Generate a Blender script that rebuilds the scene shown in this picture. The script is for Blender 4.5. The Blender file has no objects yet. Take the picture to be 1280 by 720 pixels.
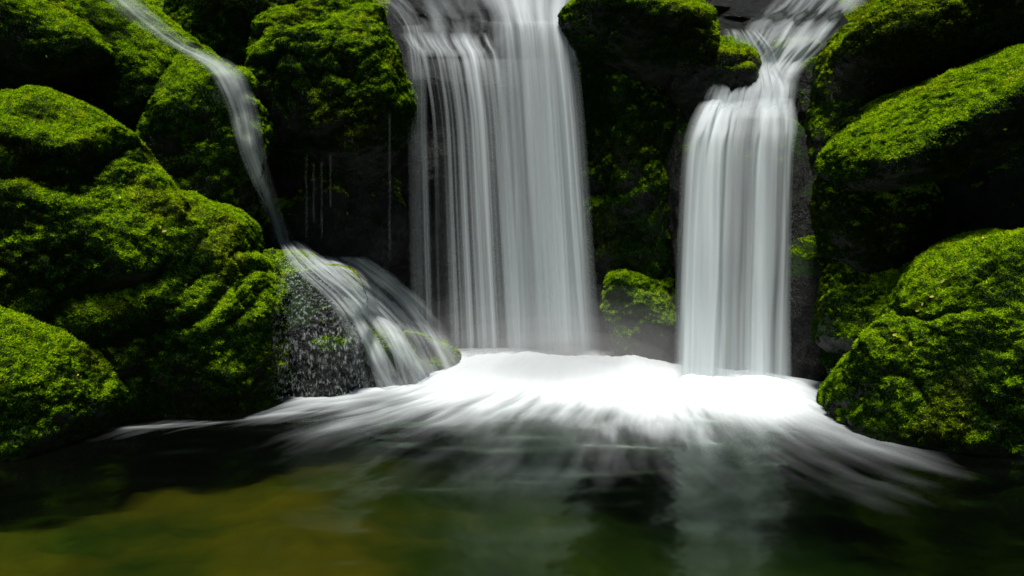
import bpy, math, numpy as np, time
from mathutils import Vector
from mathutils.bvhtree import BVHTree
sc=bpy.context.scene
sc.view_settings.view_transform='Standard'
try: sc.view_settings.look='None'
except: pass
sc.view_settings.exposure=0
rng=np.random.default_rng(7)
# ------------------------------------------------ camera
F=1244.0; CH=1.3; PT=math.atan(175/F)
cam=bpy.data.cameras.new("camera"); co=bpy.data.objects.new("camera",cam)
sc.collection.objects.link(co); co.location=(0,0,CH); co.rotation_euler=(math.pi/2-PT,0,0)
cam.sensor_width=36; cam.lens=36*F/1280; cam.clip_end=500; cam.clip_start=0.05
sc.camera=co
cp,sp=math.cos(PT),math.sin(PT)
def W(px,py,d):
    px,py,d=np.broadcast_arrays(np.asarray(px,float),np.asarray(py,float),np.asarray(d,float))
    u=(px-640)/F; v=(360-py)/F
    r=np.stack([u, cp+v*sp, -sp+v*cp],-1)
    return r*(d/r[...,1])[...,None]+np.array([0,0,CH])
# ------------------------------------------------ noise
_g=np.random.default_rng(3)
PERM=np.concatenate([_g.permutation(256)]*3)
GR=_g.normal(size=(256,3)); GR/=np.linalg.norm(GR,axis=1)[:,None]
def perlin(p):
    p=np.asarray(p,float); i=np.floor(p).astype(int); f=p-i; i&=255
    w=f*f*f*(f*(f*6-15)+10); out=0
    for a in (0,1):
        for b in (0,1):
            for c in (0,1):
                h=PERM[PERM[PERM[i[:,0]+a]+i[:,1]+b]+i[:,2]+c]
                g=GR[h]
                dd=g[:,0]*(f[:,0]-a)+g[:,1]*(f[:,1]-b)+g[:,2]*(f[:,2]-c)
                ww=(w[:,0] if a else 1-w[:,0])*(w[:,1] if b else 1-w[:,1])*(w[:,2] if c else 1-w[:,2])
                out=out+dd*ww
    return out*1.5
def fbm(p,o=4,g=0.5):
    s=0;a=1;q=np.array(p,float)
    for k in range(o):
        s=s+a*perlin(q); q=q*2.03+17.3; a*=g
    return s
def sst(a,b,x):
    t=np.clip((x-a)/(b-a),0,1); return t*t*(3-2*t)
# ------------------------------------------------ node helpers
def mat(name):
    m=bpy.data.materials.new(name); m.use_nodes=True; nt=m.node_tree; nt.nodes.clear()
    out=nt.nodes.new('ShaderNodeOutputMaterial')
    return m,nt,out
def N(nt,t,**k):
    n=nt.nodes.new(t)
    for a,b in k.items():
        if a.startswith('i_'):
            n.inputs[a[2:].replace('_',' ')].default_value=b
        else: setattr(n,a,b)
    return n
def L(nt,a,b): nt.links.new(a,b)
def ramp(nt,src,stops):
    r=nt.nodes.new('ShaderNodeValToRGB'); L(nt,src,r.inputs[0])
    e=r.color_ramp.elements
    while len(e)<len(stops): e.new(0.5)
    for k,(p,c) in enumerate(stops):
        e[k].position=p; e[k].color=(c,c,c,1) if not isinstance(c,tuple) else (*c,1)
    return r
def mathn(nt,op,a,b=None,clamp=False):
    n=nt.nodes.new('ShaderNodeMath'); n.operation=op; n.use_clamp=clamp
    for k,x in enumerate((a,b)):
        if x is None: continue
        if isinstance(x,(int,float)): n.inputs[k].default_value=x
        else: L(nt,x,n.inputs[k])
    return n.outputs[0]
def mixc(nt,f,a,b):
    n=nt.nodes.new('ShaderNodeMix'); n.data_type='RGBA'
    if isinstance(f,(int,float)): n.inputs[0].default_value=f
    else: L(nt,f,n.inputs[0])
    for k,x in ((6,a),(7,b)):
        if isinstance(x,tuple): n.inputs[k].default_value=(*x,1)
        else: L(nt,x,n.inputs[k])
    return n.outputs[2]
# ------------------------------------------------ materials
def rock_mat(name,mossbias=0.0):
    m,nt,out=mat(name)
    geo=N(nt,'ShaderNodeNewGeometry'); sep=N(nt,'ShaderNodeSeparateXYZ'); L(nt,geo.outputs['Normal'],sep.inputs[0])
    tc=geo.outputs['Position']
    n1=N(nt,'ShaderNodeTexNoise',i_Scale=5.0,i_Detail=6.0,i_Roughness=0.6); L(nt,tc,n1.inputs['Vector'])
    n2=N(nt,'ShaderNodeTexNoise',i_Scale=60.0,i_Detail=5.0,i_Roughness=0.7); L(nt,tc,n2.inputs['Vector'])
    n3=N(nt,'ShaderNodeTexNoise',i_Scale=18.0,i_Detail=6.0,i_Roughness=0.6); L(nt,tc,n3.inputs['Vector'])
    rc=ramp(nt,n3.outputs[0],[(0.3,(0.003,0.004,0.003)),(0.55,(0.010,0.011,0.009)),(0.75,(0.036,0.034,0.028))])
    gc=ramp(nt,n2.outputs[0],[(0.3,(0.003,0.010,0.002)),(0.5,(0.010,0.030,0.003)),(0.75,(0.030,0.08,0.005))])
    a=mathn(nt,'ADD',mathn(nt,'MULTIPLY',sep.outputs[2],0.6),n1.outputs[0])
    mk=ramp(nt,mathn(nt,'ADD',a,mossbias),[(0.36,0.0),(0.58,1.0)])
    col=mixc(nt,mk.outputs[0],rc.outputs[0],gc.outputs[0])
    bs=N(nt,'ShaderNodeBsdfPrincipled'); L(nt,col,bs.inputs['Base Color'])
    rr=mathn(nt,'ADD',mathn(nt,'MULTIPLY',mk.outputs[0],0.5),0.32); L(nt,rr,bs.inputs['Roughness'])
    bs.inputs['Specular IOR Level'].default_value=0.28
    h=mathn(nt,'ADD',n3.outputs[0],mathn(nt,'MULTIPLY',n2.outputs[0],0.6))
    bp=N(nt,'ShaderNodeBump',i_Strength=0.9,i_Distance=0.035); L(nt,h,bp.inputs['Height']); L(nt,bp.outputs[0],bs.inputs['Normal'])
    L(nt,bs.outputs[0],out.inputs[0]); return m
M_ROCK=rock_mat("mossy_rock",0.0); M_WET=rock_mat("wet_rock",-0.3); M_BARE=rock_mat("bare_wet_rock",-2.0)

def moss_mat():
    m,nt,out=mat("moss_leaves")
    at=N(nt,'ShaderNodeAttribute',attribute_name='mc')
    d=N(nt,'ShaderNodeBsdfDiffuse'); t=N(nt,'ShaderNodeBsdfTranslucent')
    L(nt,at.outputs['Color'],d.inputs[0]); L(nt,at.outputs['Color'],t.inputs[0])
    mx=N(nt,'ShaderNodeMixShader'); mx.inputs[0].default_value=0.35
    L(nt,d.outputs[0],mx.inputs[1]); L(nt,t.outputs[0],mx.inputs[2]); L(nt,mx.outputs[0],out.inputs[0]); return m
M_MOSS=moss_mat()

def veil_mat(name,su,sv,lo,hi,gain=0.95,edge=0.12,seed=0.0,top=0.05,bot=0.02,det=3.0):
    m,nt,out=mat(name)
    uv=N(nt,'ShaderNodeUVMap',uv_map='UVMap'); s=N(nt,'ShaderNodeSeparateXYZ'); L(nt,uv.outputs[0],s.inputs[0])
    u=s.outputs[0]; v=s.outputs[1]
    def nz(a,b,o,det=4.0):
        c=N(nt,'ShaderNodeCombineXYZ'); L(nt,mathn(nt,'MULTIPLY',u,a),c.inputs[0]); L(nt,mathn(nt,'MULTIPLY',v,b),c.inputs[1]); c.inputs[2].default_value=seed+o
        n=N(nt,'ShaderNodeTexNoise',i_Scale=1.0,i_Detail=det,i_Roughness=0.5); L(nt,c.outputs[0],n.inputs['Vector']); return n.outputs[0]
    a=nz(su,sv,0.0,det); b=nz(su*0.3,sv*0.7,5.0,1.0)
    mixv=mathn(nt,'ADD',mathn(nt,'MULTIPLY',a,0.55),mathn(nt,'MULTIPLY',b,0.45))
    r=ramp(nt,mixv,[(lo,0.0),(hi,1.0)])
    eu=mathn(nt,'MINIMUM',u,mathn(nt,'SUBTRACT',1.0,u))
    eu=mathn(nt,'ADD',eu,mathn(nt,'MULTIPLY',mathn(nt,'SUBTRACT',nz(min(su,20)*0.6,min(sv,3)*2,9.0,2.0),0.5),edge*0.8))
    e=mathn(nt,'DIVIDE',eu,edge,True)
    tv=mathn(nt,'DIVIDE',v,max(top,1e-3),True); bv=mathn(nt,'DIVIDE',mathn(nt,'SUBTRACT',1.0,v),max(bot,1e-3),True)
    al=mathn(nt,'MULTIPLY',mathn(nt,'MULTIPLY',r.outputs[0],e),mathn(nt,'MULTIPLY',tv,bv))
    al=mathn(nt,'MULTIPLY',al,gain,True)
    d=N(nt,'ShaderNodeBsdfDiffuse'); t=N(nt,'ShaderNodeBsdfTranslucent')
    d.inputs[0].default_value=(0.80,0.86,0.87,1); t.inputs[0].default_value=(0.80,0.86,0.87,1)
    mx=N(nt,'ShaderNodeMixShader'); mx.inputs[0].default_value=0.3; L(nt,d.outputs[0],mx.inputs[1]); L(nt,t.outputs[0],mx.inputs[2])
    tr=N(nt,'ShaderNodeBsdfTransparent'); m2=N(nt,'ShaderNodeMixShader'); L(nt,al,m2.inputs[0]); L(nt,tr.outputs[0],m2.inputs[1]); L(nt,mx.outputs[0],m2.inputs[2])
    L(nt,m2.outputs[0],out.inputs[0]); return m

# ------------------------------------------------ mesh helpers
def mkmesh(name,V,Fc,material,parent=None,smooth=True):
    me=bpy.data.meshes.new(name)
    V=np.asarray(V,np.float32); Fc=np.asarray(Fc,np.int32); k=Fc.shape[1]
    me.vertices.add(len(V)); me.vertices.foreach_set('co',V.ravel())
    me.loops.add(Fc.size); me.loops.foreach_set('vertex_index',Fc.ravel())
    me.polygons.add(len(Fc)); me.polygons.foreach_set('loop_start',np.arange(len(Fc),dtype=np.int32)*k)
    if smooth: me.polygons.foreach_set('use_smooth',np.ones(len(Fc),bool))
    me.update(calc_edges=True)
    if material: me.materials.append(material)
    o=bpy.data.objects.new(name,me); sc.collection.objects.link(o)
    if parent: o.parent=parent
    return o
def gridfaces(nu,nv):
    i=np.arange(nu-1)[:,None]*nv+np.arange(nv-1)[None,:]
    i=i.ravel(); return np.stack([i,i+nv,i+nv+1,i+1],1)
import bmesh
def ico(sub):
    bm=bmesh.new(); bmesh.ops.create_icosphere(bm,subdivisions=sub,radius=1)
    V=np.array([v.co[:] for v in bm.verts]); T=np.array([[v.index for v in f.verts] for f in bm.faces]); bm.free(); return V,T
ICO={s:ico(s) for s in (6,7)}
ROCKS=[]
def boulder(cx,cy,d,rx,rz,ry,roll=0,seed=1,sub=6,moss=1.0,rough=1.0,lump=0.085,name="mossy_boulder",pl=11):
    V0,T=ICO[sub]; r=np.random.default_rng(seed)
    n=r.normal(size=(pl,3)); h=r.uniform(0.78,1.05,pl)
    a=math.radians(roll); c,sn=math.cos(a),math.sin(a)
    ex=np.array([[0.05,-0.62,0.78],[0.0,-1.0,-0.15],[0.1,0.1,1.0]])
    n=np.concatenate([n,ex]); h=np.concatenate([h,[0.88,0.90,0.92]])
    n/=np.linalg.norm(n,axis=1)[:,None]
    dots=V0@n.T; inv=np.clip(dots,0.0,None)/h
    k=16.0; R=((inv**k).sum(1)+ (1/1.18)**k)**(-1/k)
    V=V0*R[:,None]
    s=np.array([rx/F*d,ry,rz/F*d]); V=V*s
    V=np.stack([V[:,0]*c-V[:,2]*sn,V[:,1],V[:,0]*sn+V[:,2]*c],1)
    V=V+W(cx,cy,d)
    o=seed*3.7
    nn=V0
    big=max(0.5,min(1.0,min(s[0],s[2])/0.45))*rough
    rid=1-np.abs(fbm(V*1.7+o+5,3))*3.6          # a few cracks
    crm=sst(0.0,0.5,fbm(V*1.2+o+50,2))
    dis=lump*big*fbm(V*1.7+o,4,0.45)+0.014*fbm(V*13+o,3,0.6)-0.05*big*crm*np.clip(rid,0,1)**3
    ph=(V[:,2]*0.9-V[:,0]*0.3+0.16*fbm(V*1.5+o,2))*10+seed
    dis=dis-0.065*big*np.clip(np.cos(ph),0,1)**8*sst(-.15,.35,fbm(V*1.1+o+9,2))
    V=V+nn*dis[:,None]
    ob=mkmesh(name,V,T,M_ROCK if moss>0.45 else M_WET)
    ROCKS.append((V,T,moss,False)); return ob

B=[
 # left bank
 (40,50,5.5,125,90,0.5,-20,11,6,1.0,1),
 (190,120,5.75,120,95,0.45,-35,12,6,1.0,1),
 (255,190,5.6,75,120,0.4,-15,13,6,0.8,1),
 (85,290,5.0,190,170,0.55,-24,14,7,1.0,.9),
 (70,190,5.05,120,70,0.5,-18,15,6,1.0,.9),
 (245,415,5.0,118,135,0.42,-12,16,7,0.95,.8),
 (120,450,4.95,140,140,0.4,0,17,6,0.8,1),
 (235,300,5.1,85,60,0.4,-25,41,6,0.9,1),
 (-5,510,4.35,135,138,0.40,-28,18,7,1.0,.4),
 # cascade rocks
 (395,435,5.3,62,110,0.28,10,19,6,0.15,1),
 (345,380,5.5,60,70,0.3,0,20,6,0.2,1),
 (470,470,5.5,60,70,0.3,0,21,6,0.05,1),
 (530,480,5.75,50,70,0.25,0,42,6,0.05,1),
 # centre-left overhang
 (408,100,6.1,105,125,0.5,-8,22,7,0.9,.8),
 (300,30,6.4,80,80,0.5,0,43,6,1.0,1),
 (420,250,6.35,90,110,0.4,0,44,6,0.3,1),
 # centre rib
 (795,215,6.25,72,265,0.5,2,24,7,0.85,1.2),
 (800,40,6.1,88,62,0.5,-10,23,6,0.95,1),
 (798,395,5.95,44,66,0.28,0,26,6,0.7,.8),
 (868,105,6.2,62,70,0.5,-15,27,6,0.42,1),
 (862,250,6.1,48,150,0.35,0,45,6,0.4,1),
 (930,330,5.95,95,230,0.35,0,28,6,0.05,1),
 (1005,140,6.35,70,85,0.4,0,46,6,0.3,1),
 # right bank
 (1060,160,5.9,52,125,0.4,-15,29,6,0.55,1),
 (1035,400,5.7,60,150,0.35,0,30,6,0.1,1),
 (1195,25,5.5,150,75,0.5,25,31,7,1.0,.9),
 (1205,140,5.1,160,55,0.6,24,32,7,0.9,.9),
 (1095,270,5.25,66,85,0.35,15,33,6,0.9,.8),
 (1240,250,6.0,130,110,0.35,0,34,6,0.1,1),
 (1228,445,4.6,182,160,0.6,16,35,7,0.85,.7),
 (1090,400,5.1,60,90,0.3,10,47,6,0.75,1),
]
for b in B: boulder(*b[:7],seed=b[7],sub=b[8],moss=b[9],rough=b[10],name="mossy_boulder" if b[9]>0.3 else "wet_boulder")

# ------------------------------------------------ cliff behind the falls
nx,ns=420,300
X=np.linspace(-6,6,nx); S=np.linspace(0,1,ns)
gx,gs=np.meshgrid(X,S,indexing='ij'); gx=gx.ravel(); gs=gs.ravel()
zz=-0.5+gs*5.0
ch=np.exp(-((gx+0.15)/0.75)**4)+np.exp(-((gx-1.75)/0.55)**4)
yy=6.35+np.maximum(0,zz-1.95)*1.5 - 0.35*sst(1.2,3.5,np.abs(gx))*1.5
P=np.stack([gx,yy,zz],1)
dis=0.22*fbm(P*1.4+5,4)+0.05*fbm(P*6,4)
P[:,1]+=dis; P[:,2]+=0.3*dis-0.28*ch*sst(1.6,2.1,zz)
T4=gridfaces(nx,ns); mkmesh("rock_cliff",P,T4,M_BARE)
TT=np.concatenate([T4[:,[0,1,2]],T4[:,[0,2,3]]]); ROCKS.append((P,TT,0.35,True))
# ------------------------------------------------ moss blades
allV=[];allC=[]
TARGET=80000
camp=np.array([0,0,CH])
for V,T,mf,isc in ROCKS:
    a,b,c=V[T[:,0]],V[T[:,1]],V[T[:,2]]
    cr=np.cross(b-a,c-a); ar=np.linalg.norm(cr,axis=1)*0.5; n=cr/(2*ar[:,None]+1e-12)
    if isc: n=n*np.sign(-n[:,1:2]+1e-9)
    cen=(a+b+c)/3; vd=camp-cen; dist=np.linalg.norm(vd,axis=1); vd/=dist[:,None]
    px=640+F*cen[:,0]/cen[:,1]; pyy=185-F*(cen[:,2]-CH)/cen[:,1]
    vis=(np.einsum('ij,ij->i',n,vd)>-0.3)&(px>-110)&(px<1390)&(pyy>-120)&(cen[:,2]>0.02)
    vis&=~(isc&((np.abs(cen[:,0]+0.1)<0.75)|(np.abs(cen[:,0]-1.7)<0.5)))
    lo=fbm(cen*3+40,3)
    dens=sst(-0.50,0.10,n[:,2]*0.9+lo*0.7+(mf-0.80)*1.5)
    w=ar*vis*dens
    tot=w.sum()
    if tot<=0: continue
    cnt=int(tot*TARGET)
    idx=rng.choice(len(w),cnt,p=w/tot)
    r1=np.sqrt(rng.random(cnt)); r2=rng.random(cnt)
    p=a[idx]*(1-r1)[:,None]+b[idx]*(r1*(1-r2))[:,None]+c[idx]*(r1*r2)[:,None]
    nn=n[idx]; rd=rng.normal(size=(cnt,3)); rd/=np.linalg.norm(rd,axis=1)[:,None]
    dr=nn*0.45+rd*0.9+np.array([0,0,-0.05]); dr/=np.linalg.norm(dr,axis=1)[:,None]
    clump=fbm(p*26,2); 
    ln=(0.005+0.008*rng.random(cnt))*(0.8+0.8*np.clip(clump+0.3,0,1.2))
    sd=np.cross(dr,nn+0.8*rng.normal(size=(cnt,3))); sd/=np.linalg.norm(sd,axis=1)[:,None]+1e-9
    wd=(0.0018+0.0018*rng.random(cnt))
    base=p+nn*0.001
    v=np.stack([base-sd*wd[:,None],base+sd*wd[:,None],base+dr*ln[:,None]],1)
    allV.append(v.reshape(-1,3))
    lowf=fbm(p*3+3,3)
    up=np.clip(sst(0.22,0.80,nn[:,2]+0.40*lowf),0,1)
    lit_lime=np.array([0.50,0.88,0.010]); shade_green=np.array([0.015,0.052,0.002]); brn=np.array([0.09,0.07,0.01])
    col=shade_green+(lit_lime-shade_green)*up[:,None]  # moss tone plus painted light: brightened lit tops, darkened shaded sides
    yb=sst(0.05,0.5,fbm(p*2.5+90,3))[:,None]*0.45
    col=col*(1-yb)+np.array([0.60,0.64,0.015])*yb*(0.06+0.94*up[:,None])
    bb=(rng.random(cnt)<0.08)[:,None]; col=np.where(bb,brn*(0.3+up[:,None]),col)
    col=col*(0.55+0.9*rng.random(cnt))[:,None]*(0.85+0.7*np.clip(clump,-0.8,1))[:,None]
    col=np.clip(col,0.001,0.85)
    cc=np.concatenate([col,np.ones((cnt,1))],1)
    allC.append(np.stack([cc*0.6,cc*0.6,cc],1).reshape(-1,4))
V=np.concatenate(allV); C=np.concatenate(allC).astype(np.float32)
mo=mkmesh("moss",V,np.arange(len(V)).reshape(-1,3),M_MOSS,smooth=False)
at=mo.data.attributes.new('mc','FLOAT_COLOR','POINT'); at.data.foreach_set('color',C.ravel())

# ------------------------------------------------ BVH for water that hugs the rock
bv=[];bt=[];off=0
for V_,T_,_,_2 in ROCKS:
    bv.append(V_); bt.append(T_+off); off+=len(V_)
bv=np.concatenate(bv); bt=np.concatenate(bt)
BV=BVHTree.FromPolygons(bv.tolist(),bt.tolist(),all_triangles=True)
def hit(px,py):
    d=W(px,py,1.0)-camp; d/=np.linalg.norm(d)
    return BV.ray_cast(Vector(camp),Vector(d),30)
def cat(rows,t):
    rows=np.array(rows,float); n=len(rows); x=t*(n-1); i=np.clip(np.floor(x).astype(int),0,n-2); f=(x-i)[:,None]
    p0=rows[np.clip(i-1,0,n-1)];p1=rows[i];p2=rows[i+1];p3=rows[np.clip(i+2,0,n-1)]
    return 0.5*((2*p1)+(-p0+p2)*f+(2*p0-5*p1+4*p2-p3)*f*f+(-p0+3*p1-3*p2+p3)*f**3)
def nb(D,fn):
    Q=np.pad(D,1,mode='edge'); return fn([Q[:-2,1:-1],Q[2:,1:-1],Q[1:-1,:-2],Q[1:-1,2:],D])
def veil(name,rows,material,nu=90,nv=160,fold=0.03,ff=9,seed=0,hug=None,parent=None,zoff=0.0):
    t=np.linspace(0,1,nv); R=cat(rows,t); u=np.linspace(0,1,nu)
    PX=R[None,:,0]+(R[None,:,1]-R[None,:,0])*u[:,None]; PY=np.broadcast_to(R[None,:,2],PX.shape)
    D=np.broadcast_to(R[None,:,3],PX.shape).copy()
    if hug is not None:
        for j in range(nv):
            for i in range(nu):
                h=hit(PX[i,j],PY[i,j])
                if h[0] is not None: D[i,j]=min(h[0][1],R[j,3]+0.6)
        D0=D.copy()
        for _ in range(3): D=nb(D,lambda l:np.minimum.reduce(l))
        for _ in range(14): D=nb(D,lambda l:sum(l)/5)
        D=np.minimum(D,D0)-hug
    P=W(PX,PY,D).reshape(-1,3)
    uu,tt=np.meshgrid(u,t,indexing='ij'); q=np.stack([uu.ravel()*ff,tt.ravel()*1.2,np.full(uu.size,seed*1.7)],1)
    P[:,1]+=fold*fbm(q,3)+zoff
    o=mkmesh(name,P,gridfaces(nu,nv),material,parent)
    uvl=o.data.uv_layers.new(name='UVMap')
    vi=np.zeros(len(o.data.loops),np.int32); o.data.loops.foreach_get('vertex_index',vi)
    UV=np.stack([uu.ravel(),tt.ravel()],1)[vi].astype(np.float32); uvl.data.foreach_set('uv',UV.ravel())
    return o
def empty(n):
    e=bpy.data.objects.new(n,None); sc.collection.objects.link(e); return e
wf=empty("waterfall")
mA=veil_mat("falling_water_threads",12,0.6,0.43,0.68,0.92,0.06,0.0,0.12,0.05,2.0)
mB=veil_mat("falling_water_sheet",6,0.5,0.27,0.66,0.90,0.16,3.0,0.12,0.05,1.5)
mC=veil_mat("falling_water_spray",7,0.5,0.32,0.85,0.45,0.25,7.0,0.05,0.06,2.0)
mD=veil_mat("stream_water",6,1.8,0.40,0.78,0.6,0.25,11.0,0.1,0.12)
mT=veil_mat("trickle_water",1,3.0,0.30,0.75,0.18,0.3,31.0,0.1,0.1)
veil("thread_sheet",[(495,612,40,6.5),(505,618,56,6.25),(514,624,68,6.06),(521,629,95,5.95),(530,636,160,5.88),(535,645,300,5.8),(540,655,458,5.77)],mA,parent=wf,seed=1,nv=200)
veil("smooth_sheet",[(585,735,-25,7.0),(600,724,2,6.45),(610,720,22,6.12),(615,722,48,5.98),(622,732,150,5.88),(628,744,300,5.8),(632,757,462,5.76)],mB,parent=wf,seed=2,fold=0.07,ff=6,nv=200)
veil("back_sheet",[(520,715,72,6.2),(530,722,120,6.05),(535,735,250,5.98),(535,748,455,5.92)],mC,parent=wf,seed=3)
veil("mid_sheet",[(600,708,26,6.14),(600,710,55,5.96),(600,718,200,5.83),(600,735,458,5.74)],mC,parent=wf,seed=4,fold=0.06,ff=4)
veil("edge_trickle",[(500,530,30,6.1),(505,535,70,6.0),(508,538,200,5.95),(512,545,420,5.9)],mC,parent=wf,seed=5)
veil("upper_flow",[(440,640,-40,7.7),(455,650,-5,7.0),(480,655,25,6.6),(503,640,52,6.28),(512,628,72,6.06)],mD,parent=wf,seed=6,fold=0.06,ff=3)
veil("upper_flow_side",[(455,500,-10,6.3),(478,520,10,6.2),(498,530,35,6.1),(508,535,66,6.02),(514,540,110,5.97)],mD,parent=wf,seed=16,fold=0.02,hug=0.02,nu=30,nv=50)
wr=empty("waterfall")
mE=veil_mat("falling_water_wide",8,0.5,0.28,0.62,0.92,0.10,15.0,0.04,0.06,2.0)
mF=veil_mat("falling_water_steps",7,2.2,0.36,0.68,0.85,0.2,19.0,0.08,0.05)
veil("lower_sheet",[(878,988,122,5.9),(868,994,136,5.66),(858,995,158,5.52),(850,993,195,5.45),(845,992,300,5.36),(842,990,400,5.3),(838,990,512,5.22)],mE,parent=wr,seed=8,fold=0.07,ff=6,nv=180)
veil("lower_back",[(880,990,135,5.85),(850,985,200,5.62),(842,990,505,5.32)],mC,parent=wr,seed=9)
veil("step_cascade",[(990,1110,-30,6.9),(955,1080,8,6.35),(935,1060,28,6.3),(922,1040,52,6.05),(908,1012,80,6.02),(898,1002,100,5.86),(885,996,135,5.74)],mF,parent=wr,seed=10,fold=0.06,ff=5)
veil("step_cascade_front",[(902,950,36,6.05),(905,975,62,5.95),(896,985,85,5.9),(884,998,112,5.78),(870,992,150,5.6)],mF,parent=wr,seed=11,fold=0.05)
wl=empty("stream_cascade")
mG=veil_mat("stream_silk",5,2.6,0.33,0.68,0.75,0.4,23.0,0.02,0.03)
mI=veil_mat("cascade_silk",10,2.2,0.38,0.66,0.85,0.25,37.0,0.05,0.08)
mH=veil_mat("stream_film",70,60,0.50,0.70,0.55,0.2,27.0,0.05,0.03)
veil("upper_run",[(110,160,-15,5.9),(150,200,20,5.8),(200,245,55,5.7),(252,302,85,5.6),(280,322,130,5.5),(298,332,190,5.5),(322,352,250,5.5),(342,370,310,5.5)],mG,parent=wl,hug=0.015,seed=12,nu=30,nv=200,fold=0.01)
veil("lower_run",[(345,375,300,5.4),(365,425,335,5.3),(405,475,375,5.25),(430,520,420,5.2),(445,560,470,5.2),(455,590,505,5.15)],mI,parent=wl,hug=0.03,seed=13,nu=60,nv=160,fold=0.02)
veil("rock_film",[(345,420,318,5.4),(342,450,350,5.3),(340,470,400,5.2),(338,480,505,5.2)],mH,parent=wl,hug=0.015,seed=15,nu=60,nv=120,fold=0.01)
veil("side_run",[(370,460,320,5.6),(415,520,365,5.6),(460,560,415,5.6),(480,610,490,5.5)],mI,parent=wl,hug=0.03,seed=14,nu=60,nv=100,fold=0.03)
for k,(x,y0,y1) in enumerate([(383,190,300),(392,200,280),(402,195,300),(413,190,260),(487,140,330)]):
    veil("trickle",[(x-2,x+2,y0,5.5),(x-2,x+2,(y0+y1)/2,5.5),(x-2,x+2,y1,5.5)],mT,parent=wl,hug=0.02,seed=20+k,nu=5,nv=40,fold=0.0)
# fallen leaves
LV=[];LF=[];k0=0
for (x,y) in [(1155,380),(1148,388),(1120,420),(1165,372),(1255,160),(1180,352),(1105,398),(205,291),(198,285),(60,70),(230,355),(150,250),(1230,300),(95,470),(1140,430),(1010,170)]:
    h=hit(x,y)
    if h[0] is None: continue
    nrm=np.array(h[1]); 
    if nrm@(camp-np.array(h[0]))<0: nrm=-nrm
    t1=np.cross(nrm,rng.normal(size=3)); t1/=np.linalg.norm(t1); t2=np.cross(nrm,t1)
    p=np.array(h[0])+nrm*0.012; s=rng.uniform(0.007,0.014)
    pts=[(-1,0,0),(-.4,.45,.2),(.3,.45,.25),(1,0,.1),(.3,-.45,.25),(-.4,-.45,.2),(0,0,0)]
    for q in pts: LV.append(p+s*(q[0]*t1+q[1]*t2+q[2]*nrm))
    for j in range(6): LF.append([k0+6,k0+j,k0+(j+1)%6])
    k0+=7
ml,nl,ol=mat("leaf"); d=N(nl,'ShaderNodeBsdfDiffuse'); g=N(nl,'ShaderNodeNewGeometry'); rr=ramp(nl,g.outputs['Random Per Island'],[(0,(0.35,0.42,0.05)),(0.6,(0.55,0.45,0.10)),(1,(0.4,0.25,0.08))]); L(nl,rr.outputs[0],d.inputs[0]); L(nl,d.outputs[0],ol.inputs[0])
mkmesh("fallen_leaves",LV,LF,ml)
# ------------------------------------------------ pool water with foam
axis=np.linspace
nx,ny=620,520
X=np.concatenate([np.linspace(-30,-3.3,12)[:-1],axis(-3.3,3.3,nx),np.linspace(3.3,30,12)[1:]])
Y=np.concatenate([np.linspace(-30,1.6,14)[:-1],axis(1.6,6.6,ny)])
gx,gy=np.meshgrid(X,Y,indexing='ij'); gx=gx.ravel(); gy=gy.ravel()
cx0,cy0=0.55,6.6
Z0=np.zeros_like(gx)
wx=0.12*fbm(np.stack([gx*0.8,gy*0.8,Z0+31],1),2)
th=np.arctan2(gx-cx0+wx,cy0-gy); r=np.hypot(gx-cx0,(cy0-gy))
st=fbm(np.stack([th*8,r*0.8,Z0+2],1),3,0.5)
st2=fbm(np.stack([th*30+0.6*np.sin(r*3),r*1.8,Z0+8],1),4,0.6)
bl=fbm(np.stack([gx*1.7,gy*1.7,Z0+1],1),3)
def seg(x,y,ax,ay,bx,by):
    dx,dy=bx-ax,by-ay; t=np.clip(((x-ax)*dx+(y-ay)*dy)/(dx*dx+dy*dy),0,1); return np.hypot(x-ax-t*dx,y-ay-t*dy)
dA=seg(gx,gy,-0.15,5.75,0.55,5.65); dB=seg(gx,gy,0.75,5.25,1.30,5.2); dC=seg(gx,gy,-0.9,5.2,-0.4,5.5)
dD=seg(gx,gy,1.25,4.9,1.6,4.3); 
amp=1+0.22*st+0.12*bl
def G(d,s): return np.exp(-(d/(s*np.clip(amp,0.3,2)))**2)
foam=0.85*G(dA,0.68)+0.85*G(dB,0.56)+0.22*G(dC,0.28)+0.12*G(dD,0.25)
fine=np.clip(0.62+0.42*st2+0.24*st+0.18*bl,0.05,2)
foam=foam+fine*(0.42*G(dA,1.15)+0.42*G(dB,0.95)+0.24*G(dC,0.55))
dE=seg(gx,gy,-2.05,4.42,-0.9,4.85)+0.03*bl
foam=foam+0.24*np.exp(-(dE/0.022)**2)+0.12*np.exp(-(dE/0.14)**2)*np.clip(0.5+st2,0,1)
foam=np.clip(foam,0,1.4)
hz=0.09*np.exp(-(dA/0.38)**2)+0.07*np.exp(-(dB/0.32)**2)+0.03*bl*np.exp(-(np.minimum(dA,dB)/0.4)**2)+0.006*np.clip(foam,0,1)*(1+st+st2)+0.003*st+0.010*fbm(np.stack([gx*2.2,gy*3.5,Z0+4],1),2)*sst(2,4,gy)
P=np.stack([gx,gy,hz],1)
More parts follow.
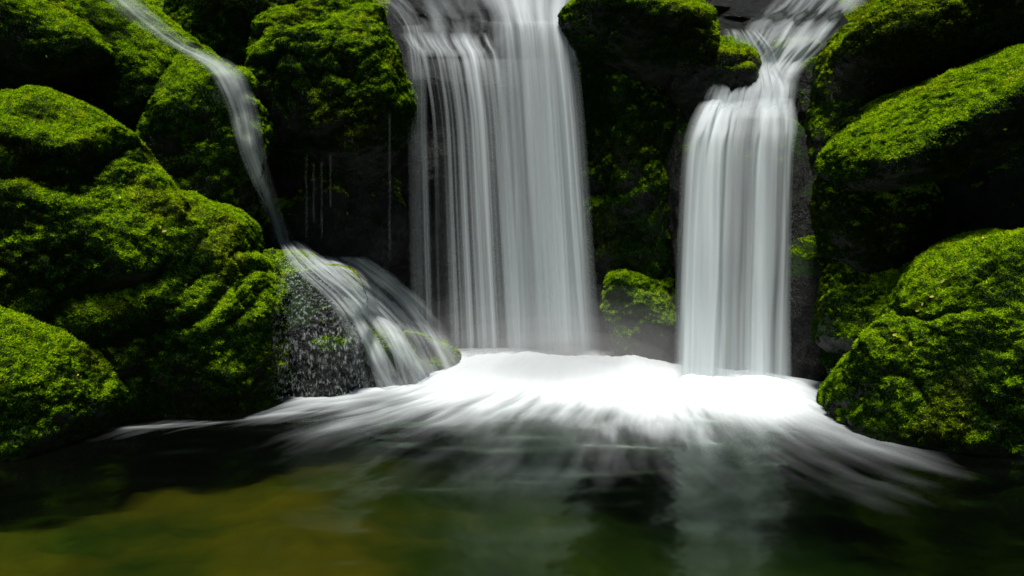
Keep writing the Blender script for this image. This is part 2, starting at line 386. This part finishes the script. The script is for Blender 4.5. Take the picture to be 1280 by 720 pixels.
def water_mat():
    m,nt,out=mat("pool_water")
    at=N(nt,'ShaderNodeAttribute',attribute_name='foam')
    geo=N(nt,'ShaderNodeNewGeometry')
    n=N(nt,'ShaderNodeTexNoise',i_Scale=3.0,i_Detail=3.0); L(nt,geo.outputs['Position'],n.inputs['Vector'])
    bp=N(nt,'ShaderNodeBump',i_Strength=0.25,i_Distance=0.05); L(nt,n.outputs[0],bp.inputs['Height'])
    gl=N(nt,'ShaderNodeBsdfGlossy'); gl.inputs['Roughness'].default_value=0.18; gl.inputs[0].default_value=(0.78,0.95,0.78,1); L(nt,bp.outputs[0],gl.inputs['Normal'])
    tr=N(nt,'ShaderNodeBsdfTransparent'); tr.inputs[0].default_value=(0.74,0.80,0.45,1)
    fr=N(nt,'ShaderNodeFresnel',i_IOR=1.33)
    w=N(nt,'ShaderNodeMixShader'); L(nt,mathn(nt,'MULTIPLY',fr.outputs[0],1.1,True),w.inputs[0]); L(nt,tr.outputs[0],w.inputs[1]); L(nt,gl.outputs[0],w.inputs[2])
    d=N(nt,'ShaderNodeBsdfDiffuse'); d.inputs[0].default_value=(0.80,0.86,0.87,1)
    m2=N(nt,'ShaderNodeMixShader'); a=ramp(nt,mathn(nt,'MULTIPLY',at.outputs['Fac'],0.8),[(0.03,0.0),(0.22,0.10),(0.5,0.42),(0.9,1.0)])
    L(nt,a.outputs[0],m2.inputs[0]); L(nt,w.outputs[0],m2.inputs[1]); L(nt,d.outputs[0],m2.inputs[2]); L(nt,m2.outputs[0],out.inputs[0]); return m
wo=mkmesh("pool_water",P,gridfaces(len(X),len(Y)),water_mat())
at=wo.data.attributes.new('foam','FLOAT','POINT'); at.data.foreach_set('value',foam.astype(np.float32))

# streambed
nx,ny=260,260
X=np.linspace(-3.5,3.5,nx);Y=np.linspace(0.5,6.8,ny); gx,gy=np.meshgrid(X,Y,indexing='ij'); gx=gx.ravel();gy=gy.ravel()
Z0=np.zeros_like(gx)
z=-0.28-0.30*sst(-0.9,1.2,gx)-0.1*sst(3,5,gy)+0.05*fbm(np.stack([gx*1.5,gy*1.5,Z0],1),4)+0.02*fbm(np.stack([gx*7,gy*7,Z0],1),3)
def bed_mat():
    m,nt,out=mat("streambed_gravel"); geo=N(nt,'ShaderNodeNewGeometry')
    n=N(nt,'ShaderNodeTexNoise',i_Scale=1.5,i_Detail=5.0); L(nt,geo.outputs['Position'],n.inputs['Vector'])
    s=N(nt,'ShaderNodeSeparateXYZ'); L(nt,geo.outputs['Position'],s.inputs[0])
    f=mathn(nt,'ADD',mathn(nt,'MULTIPLY',n.outputs[0],0.7),mathn(nt,'MULTIPLY',s.outputs[2],1.0))  # darker and greener with depth
    f=mathn(nt,'ADD',f,0.45)
    r=ramp(nt,f,[(0.10,(0.005,0.014,0.005)),(0.35,(0.020,0.032,0.008)),(0.64,(0.095,0.072,0.010))])
    d=N(nt,'ShaderNodeBsdfDiffuse'); L(nt,r.outputs[0],d.inputs[0]); L(nt,d.outputs[0],out.inputs[0]); return m
mkmesh("streambed",np.stack([gx,gy,z],1),gridfaces(nx,ny),bed_mat())

# ground (gorge + hillside)
n=240
X=np.sinh(np.linspace(-4,4,n))/np.sinh(4)*120; Y=np.sinh(np.linspace(-4,4,n))/np.sinh(4)*120+4
gx,gy=np.meshgrid(X,Y,indexing='ij'); gx=gx.ravel();gy=gy.ravel(); Z0=np.zeros_like(gx)
side=np.maximum(np.abs(gx)-2.6,0); back=np.maximum(gy-7.2,0)
z=-0.9+2.4*(1-np.exp(-side/1.5))+side*0.35+np.where(gy>6.5,3.0*sst(6.8,8.5,gy)+back*0.35,0)+0.5*fbm(np.stack([gx*.3,gy*.3,Z0],1),4)*np.clip(side+back,0,1)
z=np.minimum(z,14+0.05*z)
mkmesh("ground",np.stack([gx,gy,z],1),gridfaces(n,n),M_ROCK)

def leafmat():
    m,nt,out=mat("sky_block_leaves"); oi=N(nt,'ShaderNodeNewGeometry')
    r=ramp(nt,oi.outputs['Random Per Island'],[(0.0,(0.015,0.04,0.008)),(1.0,(0.06,0.11,0.02))])
    d=N(nt,'ShaderNodeBsdfDiffuse'); L(nt,r.outputs[0],d.inputs[0]); L(nt,d.outputs[0],out.inputs[0]); return m
fo=empty("sky_block_forest")  # unseen ring of trees, added to block low sky light
LV=[];TV=[];TF=[];o0=0
for k in range(60):
    ang=rng.uniform(0,2*math.pi); R=rng.uniform(11,18)
    x,y=R*math.cos(ang),R*math.sin(ang)+3
    if abs(x)<3.0 and y<0: x+=4*np.sign(x)
    if y>8: y+=6
    s=max(abs(x)-2.6,0); zb=-0.9+2.4*(1-math.exp(-s/1.5))+s*0.35+(3+max(y-7.2,0)*.35 if y>7.5 else 0)
    H=rng.uniform(5,8)
    a=np.linspace(0,2*math.pi,9)[:-1]
    for j in range(5):
        rr=0.2*(1-j/6); TV.append(np.stack([x+rr*np.cos(a)+0.1*math.sin(j+k),y+rr*np.sin(a),np.full(8,zb-0.5+H*j/4)],1))
    for j in range(4):
        for i in range(8): TF.append([o0+j*8+i,o0+j*8+(i+1)%8,o0+(j+1)*8+(i+1)%8,o0+(j+1)*8+i])
    o0+=40
    m=400; c=rng.normal(size=(m,3)); c/=np.linalg.norm(c,axis=1)[:,None]; c*=rng.random((m,1))**0.4
    c=c*np.array([1.7,1.7,H*0.42])+np.array([x,y,zb+H*0.62])
    d1=rng.normal(size=(m,3)); d1/=np.linalg.norm(d1,axis=1)[:,None]; d2=np.cross(d1,rng.normal(size=(m,3))); d2/=np.linalg.norm(d2,axis=1)[:,None]
    s_=rng.uniform(0.15,0.35,(m,1))
    LV.append(np.stack([c-d1*s_,c-d2*s_*0.6,c+d1*s_,c+d2*s_*0.6],1).reshape(-1,3))
LV=np.concatenate(LV); mkmesh("sky_block_foliage",LV,np.arange(len(LV)).reshape(-1,4),leafmat(),fo,smooth=False)
mb,ntb,ob_=mat("bark"); d=N(ntb,'ShaderNodeBsdfDiffuse'); d.inputs[0].default_value=(0.05,0.035,0.025,1); L(ntb,d.outputs[0],ob_.inputs[0])
mkmesh("sky_block_trunks",np.concatenate(TV),np.array(TF),mb,fo)

# mist over the plunge: nested thin homogeneous volumes
mi=empty("mist")
def mist(c,s,dens):
    for k,dn in enumerate(dens):
        f=1-k*0.17
        bm=bmesh.new(); bmesh.ops.create_icosphere(bm,subdivisions=4,radius=1)
        me=bpy.data.meshes.new("mist_layer"); bm.to_mesh(me); bm.free(); o=bpy.data.objects.new("mist_layer",me); sc.collection.objects.link(o); o.parent=mi
        o.location=c; o.scale=(s[0]*f,s[1]*f,s[2]*f)
        m,nt,out=mat("mist"); v=N(nt,'ShaderNodeVolumeScatter'); v.inputs['Color'].default_value=(0.96,0.97,0.97,1)
        v.inputs['Density'].default_value=dn; L(nt,v.outputs[0],out.inputs['Volume']); me.materials.append(m)
mist((0.3,5.45,0.04),(1.35,0.52,0.52),[0.08,0.16,0.3,0.6,1.0])

# ------------------------------------------------ light
SE,SA=math.radians(77),math.radians(190)
w=bpy.data.worlds.new("World"); sc.world=w; w.use_nodes=True; nt=w.node_tree; nt.nodes.clear()
sk=nt.nodes.new('ShaderNodeTexSky'); sk.sky_type='NISHITA'; sk.sun_disc=False; sk.sun_elevation=SE; sk.sun_rotation=SA
bg=nt.nodes.new('ShaderNodeBackground'); bg.inputs[1].default_value=0.055; o=nt.nodes.new('ShaderNodeOutputWorld')
nt.links.new(sk.outputs[0],bg.inputs[0]); nt.links.new(bg.outputs[0],o.inputs[0])
sl=bpy.data.lights.new("sun",'SUN'); sl.energy=4.8; sl.angle=math.radians(18); sl.color=(1,0.97,0.92)
so=bpy.data.objects.new("sun",sl); sc.collection.objects.link(so)
dirv=Vector((math.sin(SA)*math.cos(SE),math.cos(SA)*math.cos(SE),math.sin(SE)))
so.rotation_euler=dirv.to_track_quat('Z','Y').to_euler()
